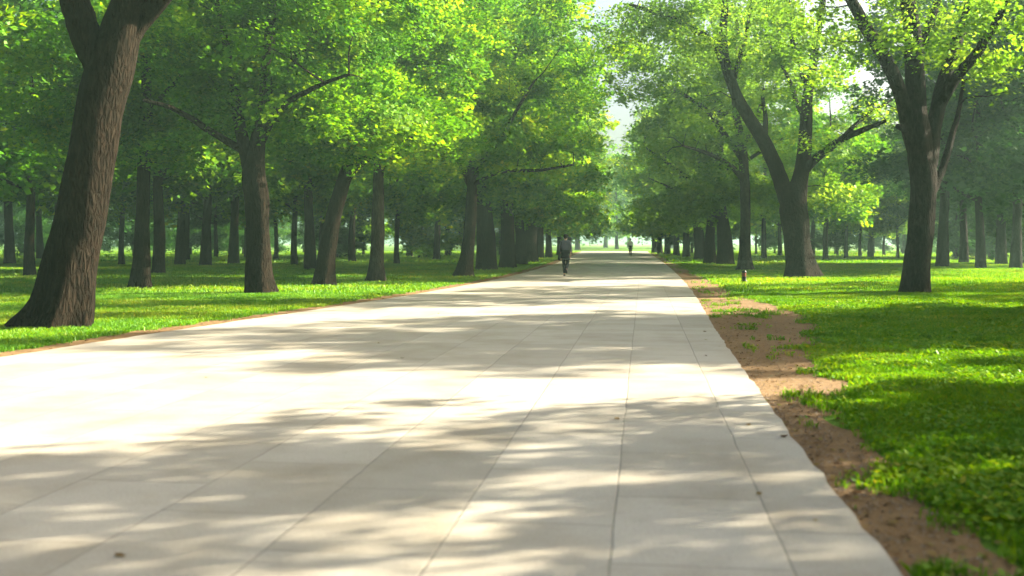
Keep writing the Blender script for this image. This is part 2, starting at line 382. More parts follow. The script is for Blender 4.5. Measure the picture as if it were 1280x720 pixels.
def make_tree(name, polys, ells, n_clumps, per, size, seed, sides=14, step=0.35, rc=(0.45, 1.25), gap=0.42, flare=0.8, lump=0.09, twig_sides=4, shell=2.0, zmin=0.0):
    """polys: rows (x,y,z,r), first the trunk, then limbs. ells: crown ellipsoids (cx,cy,cz,rx,ry,rz,weight)"""
    rg = np.random.default_rng(seed)
    tb = Tubes(); nodes, nr = [], []
    for i, P in enumerate(polys):
        S = smooth_poly(P, step)
        if i:
            jit = rg.normal(0, 0.02, (len(S), 3)); jit[0] = 0
            S[:, :3] += np.cumsum(jit, 0) * 0.5
        tb.add(S[:, :3], S[:, 3], sides if i == 0 else max(6, sides - 4), lump, flare if i == 0 else 0.0, seed + i)
        k = S[:, 2] > zmin
        nodes += list(S[k, :3]); nr += list(S[k, 3])
    W = np.array([e[6] for e in ells], float); W /= W.sum()
    C = []
    off = rg.uniform(0, 100, 3)
    tries = 0
    while len(C) < n_clumps and tries < n_clumps * 60:
        tries += 1
        e = ells[rg.choice(len(ells), p=W)]
        v = rg.normal(0, 1, 3); v /= np.linalg.norm(v); v *= rg.random() ** (1 / shell)
        p = np.array(e[:3]) + v * np.array(e[3:6])
        q = vnoise(np.array([p[0] + off[0] + 0.6 * p[2]]), np.array([p[1] + off[1] - 0.8 * p[2]]), 2.0, seed)[0]
        if q < gap or p[2] < zmin + 0.3: continue
        C.append(p)
    C = np.array(C); RC = rg.uniform(rc[0], rc[1], len(C))
    NA = np.array(nodes); NRr = np.array(nr)
    base_nodes = NA
    order = np.argsort([np.min(np.linalg.norm(base_nodes - c, axis=1)) for c in C])
    buf = np.zeros((len(NA) + len(C) * 6, 3)); rb = np.zeros(len(buf)); nn = len(NA)
    buf[:nn] = NA; rb[:nn] = NRr
    for o in order:
        c = C[o]
        dv = buf[:nn] - c
        cost = np.linalg.norm(dv, axis=1) + 0.9 * np.maximum(0, dv[:, 2] + 0.1) + 0.25 * np.maximum(0, 0.03 - rb[:nn]) * 30
        j = int(np.argmin(cost)); p0 = buf[j]; L = np.linalg.norm(c - p0)
        if L < 0.15: continue
        k = 5 if L > 1.2 else 3
        t = np.linspace(0, 1, k)[:, None]
        P = p0 + (c - p0) * t
        bow = rg.normal(0, 0.07 * L, 3) + np.array([0, 0, 0.10 * L])
        P = P + np.sin(np.pi * t) * bow
        if k > 3: P[1:-1] += rg.normal(0, 0.035 * L, (k - 2, 3))
        r0 = min(0.62 * rb[j], 0.012 + 0.017 * L); r1 = min(r0, 0.008)
        rad = r0 + (r1 - r0) * t[:, 0] ** 0.8
        tb.add(P, rad, twig_sides if r0 < 0.05 else twig_sides + 2)
        buf[nn:nn + k - 1] = P[1:]; rb[nn:nn + k - 1] = rad[1:]; nn += k - 1
    trunk = tb.mesh(name + '_trunk')
    V, T = leaf_cloud(C, RC, per, size, rg)
    n = len(T)
    crown = np_mesh(name + '_crown', V, np.arange(4 * n), np.arange(n) * 4, np.full(n, 4), False, {'tint': T})
    return trunk, crown

def plant(name, meshes, mats, x, y, label, group=None, rz=0.0, s=1.0, cat='tree'):
    e = empty(name, (x, y, -0.03), rz, s)
    tag(e, label, cat, group)
    for nm, me, mt in (('trunk', meshes[0], mats[0]), ('crown', meshes[1], mats[1])):
        o = link(nm, me, None, e)
        if not me.materials: me.materials.append(mt)
        if me.materials[0] != mt:
            o.material_slots[0].link = 'OBJECT'; o.material_slots[0].material = mt
    return e

def traced(px, py, lines, ells, dmul=1.0):
    """lines of (px,py,width_px,depth_offset) for a tree whose foot is at (px,py): local rows"""
    d = gy(py); x0 = gx(px, d)
    polys = []
    for ln in lines:
        rows = []
        for q in ln:
            dd = d + (q[3] if len(q) > 3 else 0.0)
            rows.append((gx(q[0], dd) - x0, dd - d, HC - (q[1] - PY0) / F * dd, q[2] / F * dd / 2))
        rows[0] = rows[0] if ln is not lines[0] else (rows[0][0], 0, -0.15, rows[0][3])
        polys.append(rows)
    return polys, x0, d

ROW_L, ROW_R = 'shade trees lining the left side of the path', 'shade trees lining the right side of the path'
# near left tree
pl, x, d = traced(66, 410, [
    [(68, 412, 66), (80, 385, 60), (90, 330, 57), (103, 262, 55), (114, 200, 55), (124, 140, 57), (136, 88, 58), (150, 40, 50), (166, -10, 44), (178, -90, 36), (170, -200, 28), (185, -330, 20), (190, -470, 10)],
    [(128, 100, 34), (112, 55, 36), (97, 10, 36), (80, -50, 32, 0.4), (50, -160, 25, .8), (30, -280, 17, 1.2), (0, -400, 9, 1.5)],
    [(150, 62, 28), (178, 22, 24), (215, -20, 22, -0.3), (270, -90, 18, -0.8), (310, -190, 13, -1.2), (350, -300, 8, -1.6)],
    [(75, -60, 18, 0.4), (0, -110, 15, 1.5), (-90, -170, 11, 2.5), (-170, -230, 7, 3)],
    [(176, -70, 20), (160, -150, 16, 1.5), (130, -220, 12, 3.0), (120, -320, 7, 4.2)],
], None)
m = make_tree('near_left', pl, [(1.0, 0.5, 10.2, 3.9, 4.2, 2.4, 1.0), (-1.8, 1.0, 8.6, 2.6, 3.0, 1.3, 0.35), (-2.6, 1.5, 6.6, 1.8, 1.8, 0.7, 0.14)], 240, 170, 0.13, 101, sides=32, step=0.12, flare=0.75, lump=0.06, zmin=3.8)
plant('shade_tree', m, (BARK, LEAF), x, d, 'thick brown trunk leaning right in the foreground, nearest tree left of the path', ROW_L)

# second left: tree at 325
pl, x, d = traced(325, 367, [
    [(326, 369, 30), (324, 345, 28), (323, 300, 28), (321, 250, 29), (318, 215, 28), (322, 175, 20), (330, 130, 17), (335, 70, 14), (340, 0, 11), (340, -120, 6)],
    [(317, 222, 18), (306, 185, 16), (297, 150, 14), (292, 115, 12, .4), (285, 60, 9, .8), (270, -20, 6, 1.2)],
    [(308, 190, 11), (280, 172, 9, -.4), (248, 152, 8, -.8), (215, 132, 6, -1.2), (180, 122, 4, -1.6)],
    [(322, 185, 12), (338, 158, 10, -.3), (355, 135, 8, -.8), (395, 110, 6, -1.5), (440, 92, 4, -2)],
    [(328, 140, 9), (350, 100, 8, 1), (385, 50, 6, 2), (410, -30, 4, 2.6)],
], None)
m = make_tree('left_b', pl, [(0.3, 0.4, 9.0, 4.6, 4.4, 3.6, 1.0), (1.6, 0.8, 5.7, 3.2, 2.8, 1.0, 0.28), (-1.9, 1.6, 5.9, 2.6, 2.2, 0.8, 0.16)], 330, 190, 0.125, 102, sides=20, step=0.2, zmin=3.6, gap=0.42)
plant('shade_tree', m, (BARK, LEAF), x, d, 'stout dark trunk forking into two limbs, second tree along the left lawn edge', ROW_L)

# slim tree standing back at 175
pl, x, d = traced(176, 361, [
    [(176, 362, 22), (177, 330, 20), (178, 280, 18), (179, 220, 16), (180, 170, 14), (183, 110, 12), (180, 40, 9), (178, -60, 5)],
    [(180, 190, 8), (160, 160, 6, .5), (135, 140, 4, 1)], [(181, 150, 8), (205, 115, 6, -.6), (228, 95, 4, -1)],
], None)
m = make_tree('left_c', pl, [(0.0, 0, 8.6, 4.2, 4.2, 3.9, 1.0), (0.4, 0, 4.9, 2.6, 2.6, 0.9, 0.2), (-1.8, 0, 5.6, 2.6, 2.6, 1.0, 0.2)], 270, 170, 0.13, 103, sides=16, zmin=3.2)
plant('shade_tree', m, (BARK, LEAF), x, d, 'straight slim reddish brown trunk on the lawn behind the big leaning tree', ROW_L)

# leaning 405
pl, x, d = traced(404, 357, [
    [(403, 359, 23), (406, 335, 21), (412, 295, 20), (421, 255, 18), (432, 218, 16), (446, 180, 13), (458, 130, 10), (462, 60, 8), (460, -40, 5)],
    [(425, 240, 9), (440, 215, 8, -.6), (470, 190, 6, -1.2), (510, 172, 4, -1.8)], [(440, 200, 8), (425, 165, 7, .6), (405, 130, 5, 1.2), (380, 100, 3, 1.5)],
], None)
m = make_tree('left_d', pl, [(1.3, 0, 8.9, 4.6, 4.6, 4.2, 1.0), (1.6, -1.0, 5.2, 3.5, 3.0, 1.1, 0.32)], 330, 180, 0.13, 104, sides=16, zmin=3.4, gap=0.42)
plant('shade_tree', m, (BARK, LEAF), x, d, 'dark trunk tilting to the right between the forked tree and the pale straight one', ROW_L)

# pale straight 470
pl, x, d = traced(470, 352, [
    [(470, 354, 21), (471, 330, 18), (472, 290, 16), (473, 240, 14), (474, 200, 12), (478, 130, 10), (480, 50, 8), (476, -50, 5)],
    [(473, 215, 7), (495, 190, 6, -.6), (525, 175, 4, -1.2)], [(474, 190, 7), (455, 150, 5, .6), (440, 120, 4, 1)],
], None)
m = make_tree('left_e', pl, [(0.4, 0, 9.6, 4.8, 4.8, 4.8, 1.0), (1.6, -0.8, 5.3, 3.2, 3.0, 1.2, 0.3)], 340, 175, 0.135, 105, sides=16, zmin=3.6, gap=0.42)
plant('shade_tree', m, (BARK_PALE, LEAF), x, d, 'straight greyish trunk lit along one side, left of the path', ROW_L)

# 580
pl, x, d = traced(580, 346, [
    [(580, 348, 19), (583, 325, 16), (587, 285, 14), (590, 245, 13), (590, 205, 11), (588, 150, 9), (592, 80, 8), (598, 0, 6), (598, -100, 4)],
    [(590, 225, 8), (604, 200, 7, -.5), (628, 168, 6, -1.2), (650, 130, 4, -2), (668, 100, 3, -2.4)], [(589, 235, 7), (572, 200, 6, .5), (560, 175, 4, 1)],
    [(590, 230, 6), (625, 215, 5, -1), (675, 212, 4, -1.6), (715, 205, 3, -2)],
], None)
m = make_tree('left_f', pl, [(0.5, 0, 10.2, 5.2, 5.2, 5.6, 1.0), (1.8, -0.9, 5.6, 3.8, 3.2, 1.2, 0.3), (4.4, 1.0, 10.2, 3.0, 2.6, 2.8, 0.36)], 420, 165, 0.14, 106, sides=14, zmin=3.6, gap=0.42)
plant('shade_tree', m, (BARK, LEAF), x, d, 'slender trunk with a long limb reaching over the path, left lawn edge', ROW_L)

# right tree one
pl, x, d = traced(1143, 367, [
    [(1143, 369, 35.2), (1145, 345, 31.7), (1149, 300, 29.9), (1153, 255, 30.8), (1154, 215, 33.4), (1150, 185, 29.9), (1146, 140, 24.6), (1144, 90, 22.0), (1140, 40, 19.4), (1132, -10, 16.7), (1120, -90, 11.4), (1125, -200, 6.2)],
    [(1150, 205, 22), (1138, 165, 20), (1128, 125, 17, -.2), (1110, 82, 16, -.4), (1086, 42, 15, -.6), (1064, 2, 13, -.9), (1035, -60, 9, -1.4), (1010, -140, 5, -1.8)],
    [(1158, 205, 24), (1168, 160, 20, .3), (1180, 110, 18, .5), (1192, 70, 15, .7), (1206, 25, 12, .9), (1216, -20, 10, 1.1), (1235, -110, 6, 1.5)],
    [(1176, 128, 16, .4), (1196, 95, 14, 0), (1220, 68, 12, -.4), (1240, 35, 10, -.8), (1255, 5, 8, -1.1), (1290, -60, 5, -1.6)],
    [(1160, 250, 11), (1176, 215, 9, .6), (1188, 180, 8, .9), (1197, 145, 6, 1.3), (1205, 100, 4, 1.5)],
    [(1143, 80, 12), (1160, 40, 10, 1.0), (1172, -5, 8, 1.8), (1190, -80, 5, 2.4)],
    [(1138, 160, 8), (1128, 158, 9, -.3), (1122, 157, 7, -.5)],
], None)
m = make_tree('right_a', pl, [(0.2, 0, 10.2, 4.6, 4.6, 2.8, 1.0), (-1.5, 0.5, 7.4, 2.8, 2.8, 1.2, 0.15), (2.5, 0.5, 7.2, 2.0, 2.4, 1.4, 0.12), (0.8, 1.2, 5.4, 1.6, 1.4, 1.0, 0.05)], 170, 105, 0.12, 107, sides=22, step=0.2, zmin=4.6, gap=0.47, flare=0.45)
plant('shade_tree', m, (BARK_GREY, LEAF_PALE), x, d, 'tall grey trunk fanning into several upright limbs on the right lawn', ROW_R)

# right tree two
pl, x, d = traced(1003, 347, [
    [(1003, 349, 36), (1001, 330, 32), (997, 300, 30), (993, 270, 31), (992, 250, 30), (1000, 225, 20), (1005, 190, 17), (1008, 150, 15), (1010, 115, 13), (1016, 80, 11), (1022, 40, 9), (1030, -10, 7), (1035, -90, 4)],
    [(990, 262, 24), (978, 232, 21), (966, 200, 19), (950, 170, 17, -.3), (930, 140, 15, -.5), (914, 108, 13, -.8), (905, 75, 12, -1), (904, 35, 10, -1.2), (906, 0, 8, -1.4), (900, -70, 5, -1.6)],
    [(905, 78, 9, -1), (890, 52, 8, -1.6), (862, 34, 7, -2.2), (825, 18, 6, -3), (788, 6, 4, -3.6)],
    [(1004, 215, 11), (1022, 196, 10, -.5), (1048, 176, 9, -1), (1080, 162, 7, -1.4), (1108, 152, 4, -1.8)],
    [(1046, 178, 6, -1), (1066, 158, 5, -.6), (1090, 138, 4, -.2), (1112, 124, 3, .2)],
    [(1010, 118, 8), (1000, 80, 7, .8), (990, 45, 6, 1.5), (985, -20, 4, 2)], [(1008, 150, 8), (995, 125, 6, -.8), (985, 95, 5, -1.4), (965, 60, 3, -1.8)],
    [(914, 108, 7, -.8), (925, 70, 6, 0), (935, 30, 5, .6), (945, -30, 3, 1)], [(955, 178, 7, -.2), (958, 150, 6, .6), (955, 120, 4, 1.2)],
], None)
m = make_tree('right_b', pl, [(-0.5, 0, 11.0, 5.2, 5.0, 3.2, 1.0), (-3.4, -1, 8.6, 3.2, 2.6, 2.4, 0.35), (-6.2, -2.6, 10.4, 2.4, 2.0, 1.5, 0.28), (1.6, -0.5, 6.2, 2.2, 2.0, 1.3, 0.12), (2.0, 1.0, 3.9, 1.8, 1.6, 1.1, 0.10)], 220, 105, 0.125, 108, sides=20, step=0.25, zmin=2.6, gap=0.40)
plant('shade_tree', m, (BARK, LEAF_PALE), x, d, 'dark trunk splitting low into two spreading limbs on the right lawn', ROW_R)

# right pale trunk 930
pl, x, d = traced(931, 338, [
    [(931, 340, 17), (931, 320, 14), (932, 280, 13), (931, 230, 12), (927, 180, 11), (920, 140, 9), (918, 90, 7), (922, 20, 5)],
    [(929, 200, 8), (905, 165, 7, .6), (880, 135, 6, 1.2), (850, 115, 4, 1.6)], [(928, 185, 7), (945, 150, 6, .8), (955, 110, 4, 1.4)], [(930, 225, 7), (912, 205, 6, -.8), (885, 190, 5, -1.6), (855, 180, 3, -2.4)],
], None)
m = make_tree('right_c', pl, [(-0.8, 0, 11.0, 5.0, 5.0, 4.6, 1.0), (-3.0, -0.8, 6.8, 3.0, 2.6, 1.6, 0.25), (-5.2, -1.0, 11.2, 3.2, 2.6, 3.0, 0.4)], 310, 100, 0.14, 109, sides=14, zmin=3.6, gap=0.38)
plant('shade_tree', m, (BARK_PALE, LEAF_PALE), x, d, 'pale straight trunk by the small dark marker post, right of the path', ROW_R)

# ---- generic kinds, shared between copies
def generic(name, seed, H, r, cb, rx, size, n, per, lean=0.0, limbs=6, rc=(0.6, 1.2), gap=0.36):
    rg = np.random.default_rng(seed)
    tr = [(0, 0, -0.15, r * 1.15), (lean * .05, 0.03, H * .1, r), (lean * .25 + rg.normal(0, .08), rg.normal(0, .1), H * .28, r * .82), (lean * .55 + rg.normal(0, .15), rg.normal(0, .2), H * .5, r * .6),
          (lean * .8 + rg.normal(0, .25), rg.normal(0, .25), H * .72, r * .36), (lean + rg.normal(0, .3), rg.normal(0, .3), H * .92, r * .12)]
    polys = [tr]
    for k in range(limbs):
        z = H * (0.24 + 0.4 * k / limbs); a = k * 2.4 + rg.uniform(0, 1.0); f = z / H
        bx = np.interp(z, [q[2] for q in tr], [q[0] for q in tr]); by = np.interp(z, [q[2] for q in tr], [q[1] for q in tr]); br = np.interp(z, [q[2] for q in tr], [q[3] for q in tr])
        L = rx * rg.uniform(0.6, 0.9); up = rg.uniform(0.35, 0.9)
        polys.append([(bx, by, z, br * .5), (bx + math.cos(a) * L * .35, by + math.sin(a) * L * .35, z + up * L * .35, br * .4), (bx + math.cos(a + .2) * L * .7, by + math.sin(a + .2) * L * .7, z + up * L * .75, br * .25), (bx + math.cos(a + .3) * L, by + math.sin(a + .3) * L, z + up * L * 1.05, br * .1)])
    cz = (cb + H) / 2 + 0.5
    ells = [(lean * .6, 0, cz, rx, rx, (H - cb) / 2 + 0.3, 1.0)]
    for k in range(3):
        a = rg.uniform(0, 6.28); ells.append((lean * .5 + math.cos(a) * rx * .45, math.sin(a) * rx * .45, cb + 0.9, rx * .6, rx * .6, 1.1, 0.16))
    return make_tree(name, polys, ells, n, per, size, seed, sides=12, step=0.5, zmin=cb - 0.6, rc=rc, gap=gap, flare=0.4)
KA = [generic('row_a', 201, 15, .36, 3.0, 5.2, 0.17, 300, 110), generic('row_b', 202, 17, .40, 3.4, 5.6, 0.17, 320, 110, .8), generic('row_c', 203, 14, .30, 2.6, 4.8, 0.17, 280, 110, -.7)]
KF = [generic('far_a', 211, 19, .34, 3.2, 6.0, 0.34, 260, 60, .5, rc=(0.9, 1.7)), generic('far_b', 212, 17, .30, 2.8, 5.4, 0.34, 230, 60, -.6, rc=(0.9, 1.7))]
KW = [generic('wood_a', 221, 16, .24, 4.2, 4.6, 0.26, 240, 65, .3, rc=(0.8, 1.5)), generic('wood_b', 222, 18, .28, 4.8, 5.0, 0.26, 260, 65, -.5, rc=(0.8, 1.5)), generic('wood_c', 223, 14, .18, 3.6, 4.2, 0.26, 220, 65, .2, rc=(0.8, 1.5))]

rr = random.Random(5)
def at(px, py, kinds, mats, label, group, s=None, name='shade_tree', rz=None):
    x, y = gp(px, py)
    return plant(name, kinds[rr.randrange(len(kinds))] if isinstance(kinds, list) else kinds, mats, x, y, label, group, rr.uniform(0, 6.28) if rz is None else rz, s or (rr.uniform(0.94, 1.05) if kinds in KF or kinds is KF else rr.uniform(0.95, 1.15)))
# left row going away
for px, py, kd, mt, lb in [
    (608, 338, KA[1], BARK, 'thick dark trunk just beyond the slender tree with the long limb'),
    (634, 335, KA[0], BARK, 'thin dark trunk right of the thick one, left edge of the path'),
    (650, 331, KA[2], BARK, 'leafy tree with its trunk in shade midway down the left edge of the path'),
    (663, 328, KA[0], BARK_GREY, 'trunk in the far left row before the group beside the near walker'),
    (674, 323.5, KF[0], BARK, 'broad dark trunk left of the near walker, beside the path'),
    (686, 322, KF[1], BARK, 'reddish trunk closest to the near walker on its left'),
    (700, 319.5, KF[0], BARK, 'big dark leaning trunk just behind the near walker'),
    (712, 317.5, KF[1], BARK, 'dark trunk at the left path edge, last of the left row before the haze')]:
    at(px, py, kd, (mt, LEAF), lb, ROW_L, 1.15 if kd in KA else None)
# right row going away
for px, py, kd, mt, lf, lb in [
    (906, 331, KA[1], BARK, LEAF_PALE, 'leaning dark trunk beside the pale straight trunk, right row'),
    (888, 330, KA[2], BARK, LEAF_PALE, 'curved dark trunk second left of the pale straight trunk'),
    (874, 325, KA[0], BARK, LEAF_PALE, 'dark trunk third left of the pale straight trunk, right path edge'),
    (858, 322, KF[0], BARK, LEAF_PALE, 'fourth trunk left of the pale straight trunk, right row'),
    (846, 320, KF[1], BARK, LEAF, 'fifth trunk left of the pale straight trunk, shaded right row'),
    (834, 318.5, KF[0], BARK, LEAF, 'hazy trunk of the right row, third before the path ends'),
    (825, 317.2, KF[1], BARK, LEAF, 'hazy trunk of the right row, second before the path ends'),
    (818, 316.2, KF[0], BARK, LEAF, 'hazy trunk last in the right row, behind the far walker')]:
    at(px, py, kd, (mt, lf), lb, ROW_R, 1.15 if kd in KA else None)
# lone trees in the haze at the end of the path
at(771, 311.5, KF[1], (BARK, LEAF), 'faint trunk in the teal haze straight beyond the path end', 'hazy trees past the end of the path', 1.2)
for px, py in [(722, 312.2), (818, 312.4), (700, 310), (840, 310.6), (757, 309.6), (786, 309.4)]:
    at(px, py, KF, (BARK, LEAF), 'pale hazy tree far beyond the end of the path', 'hazy trees past the end of the path', rr.uniform(1.35, 1.6))
# left wood
GL = 'trees standing in the wood behind the left lawn'
for px, py, k, lb in [
    (38, 345, KW[2], 'thin dark trunk left of the big leaning tree, at the photo edge'),
    (152, 331, KW[2], 'thin trunk far behind, just left of the slim reddish trunk'),
    (198, 342, KW[0], 'dark trunk in shade just right of the slim reddish trunk'),
    (257, 332, KW[1], 'dark trunk at the wood edge midway between slim reddish and forked trees'),
    (388, 337, KW[1], 'thick shadowed trunk at the wood edge, just left of the tilting tree'),
    (368, 331, KW[2], 'thin leaning trunk in the wood right of the forked tree'),
    (440, 327, KW[0], 'thin trunk between the tilting tree and the pale straight one'),
    (496, 330, KW[2], 'leaning trunk right of the pale straight one, back of the lawn'),
    (546, 325, KW[0], 'slim trunk at the lawn back, left of the slender tree with long limb')]:
    at(px, py, k, (BARK, LEAF), lb, GL)
for px, py in [(-20, 335), (12, 330), (75, 333), (118, 328), (232, 326), (292, 330), (225, 331), (345, 325), (418, 322), (470, 322), (512, 321), (532, 322), (560, 320), (590, 320), (612, 322), (626, 320), (-60, 340), (-110, 332), (180, 325), (50, 324), (270, 322), (310, 323), (402, 326), (640, 318), (660, 316.5)]:
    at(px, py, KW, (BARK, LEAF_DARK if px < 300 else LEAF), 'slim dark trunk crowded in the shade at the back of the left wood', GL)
# right wood
GR = 'trees standing in the wood behind the right lawn'
for px, py, k, lf, lb in [
    (1178, 334, KW[1], LEAF_DARK, 'thick hazy trunk directly right of the tall fanning tree'),
    (1226, 336, KW[0], LEAF_DARK, 'dark trunk second right of the tall fanning tree, under dark foliage'),
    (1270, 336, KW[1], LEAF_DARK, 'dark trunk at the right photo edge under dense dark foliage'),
    (955, 324, KW[2], LEAF, 'thin trunk between the pale straight trunk and the low splitting tree'),
    (1032, 326, KW[2], LEAF, 'thin hazy trunk just right of the low splitting tree')]:
    at(px, py, k, (BARK_GREY, lf), lb, GR)
for px, py in [(1205, 329), (1252, 331), (1290, 333), (1330, 340), (1360, 332), (975, 320), (1058, 323), (1075, 321), (1088, 322), (1105, 320), (1122, 323), (1140, 321), (1160, 324), (1195, 322), (1240, 323), (1280, 324), (900, 319), (925, 320), (945, 318), (1015, 320), (1045, 318.5), (880, 318), (1092, 318), (1130, 317.5), (1310, 322), (865, 317), (985, 317.5)]:
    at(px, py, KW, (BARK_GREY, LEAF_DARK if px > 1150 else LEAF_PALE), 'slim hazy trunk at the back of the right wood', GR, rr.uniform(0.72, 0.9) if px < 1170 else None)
# trees right of the view whose shade falls on the lawn and the path
GO = 'trees on the right lawn outside the view whose shade crosses the path'
KO = [generic('open_a', 231, 10.5, .24, 3.6, 3.4, 0.15, 150, 95, .3, gap=0.45, rc=(0.5, 1.0)), generic('open_b', 232, 11.5, .26, 4.0, 3.6, 0.15, 150, 95, -.4, gap=0.45, rc=(0.5, 1.0))]
for i, (x, y, s) in enumerate([(16, 20.3, .95), (19, 22, 1.1), (20.5, 23.6, 1.05), (17.6, 22.2, 1.0), (11.6, 10.6, .8), (22, 22.8, 1.15), (26.5, 23.2, 1.2), (24, 21, 1.1), (28.5, 23.2, 1.2), (34, 25, 1.25), (26, 13, 1.2), (30.5, 13.2, 1.25), (23, 7.4, 1.15), (28, 9, 1.2), (14.5, 6.5, .85), (9.5, 4.4, .75), (19, 3.5, 1), (33, 34, 1.3), (26, 37, 1.3), (40, 36, 1.3)]):
    plant('shade_tree', KO[i % 2], (BARK, LEAF_PALE), x, y, 'lawn tree beyond the right photo edge, shading the paving', GO, rr.uniform(0, 6.28), s)
# low growth under the wood
KL = [generic('young_a', 241, 8.5, .11, 1.0, 3.4, 0.24, 170, 70, .2, limbs=4, rc=(0.7, 1.3), gap=0.3), generic('young_b', 242, 7.0, .09, 0.7, 3.0, 0.24, 150, 70, -.2, limbs=4, rc=(0.7, 1.3), gap=0.3)]
for i, px in enumerate([-70, -30, 5, 45, 85, 120, 160, 205, 240, 275, 305, 340, 375, 410, 452, 520, 585, 635]):
    y = rr.uniform(92, 150); x = gx(px + rr.uniform(-8, 8), y)
    plant('young_tree', KL[i % 2], (BARK, LEAF_DARK if px < 420 else LEAF), x, y, 'low leafy young tree under the canopy at the back of the left wood', 'young trees under the left wood', rr.uniform(0, 6.28), rr.uniform(.9, 1.3))
for i, px in enumerate([870, 905, 965, 1010, 1050, 1085, 1120, 1150, 1190, 1215, 1245, 1275, 1310]):
    y = rr.uniform(100, 160) if px < 1180 else rr.uniform(70, 100); x = gx(px + rr.uniform(-8, 8), y)
    plant('young_tree', KL[i % 2], (BARK, LEAF_DARK), x, y, 'low leafy young tree under the canopy at the back of the right wood', 'young trees under the right wood', rr.uniform(0, 6.28), rr.uniform(.9, 1.3))

# far wood closing the view
rg = np.random.default_rng(77)
n = 900
ang = rg.uniform(-0.75, 0.75, n); dist = rg.uniform(235, 330, n)
C = np.stack([np.sin(ang) * dist, np.cos(ang) * dist, rg.uniform(2.5, 20, n) * (0.6 + 0.4 * vnoise(ang * 100, ang * 0, 5.0, 3))], 1)
V, T = leaf_cloud(C, rg.uniform(2.0, 4.0, n), 60, 0.9, rg)
nf = len(T)
fw = link('far_wood', np_mesh('far_wood', V, np.arange(4 * nf), np.arange(nf) * 4, np.full(nf, 4), False, {'tint': T}), LEAF_DARK)
tag(fw, 'far wood fading into teal haze behind both lawns', 'wood', kind='stuff')

# ------------------------------------------------------------------ people
SKIN = plain('skin', (0.42, 0.26, 0.19), 0.55)
HAIR = plain('dark_hair', (0.008, 0.006, 0.005), 0.85)
GREYTOP = plain('lavender_grey_cloth', (0.11, 0.105, 0.14))
DARKCL = plain('charcoal_cloth', (0.016, 0.017, 0.022))
WHITECL = plain('white_cloth', (0.75, 0.75, 0.75))
GREYTR = plain('grey_trouser_cloth', (0.16, 0.16, 0.18))
BLACK = plain('black_leather', (0.012, 0.012, 0.013), 0.5)
ORANGE = plain('orange_paint', (0.16, 0.032, 0.01), 0.7)

def skinned(name, V, E, Rr, mat, parent, root=0, sub=2):
    me = bpy.data.meshes.new(name); me.from_pydata([tuple(v) for v in V], E, []); me.update()
    o = bpy.data.objects.new(name, me); col.objects.link(o)
    md = o.modifiers.new('s', 'SKIN'); md.use_smooth_shade = True
    for i, sv in enumerate(me.skin_vertices[0].data):
        r = Rr[i]; sv.radius = (r, r) if not isinstance(r, tuple) else r
        sv.use_root = (i == root)
    o.modifiers.new('d', 'SUBSURF').render_levels = sub
    o.modifiers['d'].levels = sub
    dg = bpy.context.evaluated_depsgraph_get(); dg.update()
    nm = bpy.data.meshes.new_from_object(o.evaluated_get(dg))
    bpy.data.objects.remove(o); bpy.data.meshes.remove(me)
    nm.name = name; nm.materials.clear(); nm.materials.append(mat)
    nm.polygons.foreach_set('use_smooth', np.ones(len(nm.polygons), bool))
    p = link(name, nm, None, parent); return p

def ball(name, mat, parent, c, s, cut=None, seg=20):
    bm = bmesh.new(); bmesh.ops.create_uvsphere(bm, u_segments=seg, v_segments=seg // 2 + 2, radius=1)
    for v in bm.verts: v.co = Vector((v.co.x * s[0], v.co.y * s[1], v.co.z * s[2]))
    if cut: bmesh.ops.delete(bm, geom=[v for v in bm.verts if cut(v.co)], context='VERTS')
    for v in bm.verts: v.co += Vector(c)
    for f in bm.faces: f.smooth = True
    me = bpy.data.meshes.new(name); bm.to_mesh(me); bm.free()
    return link(name, me, mat, parent)

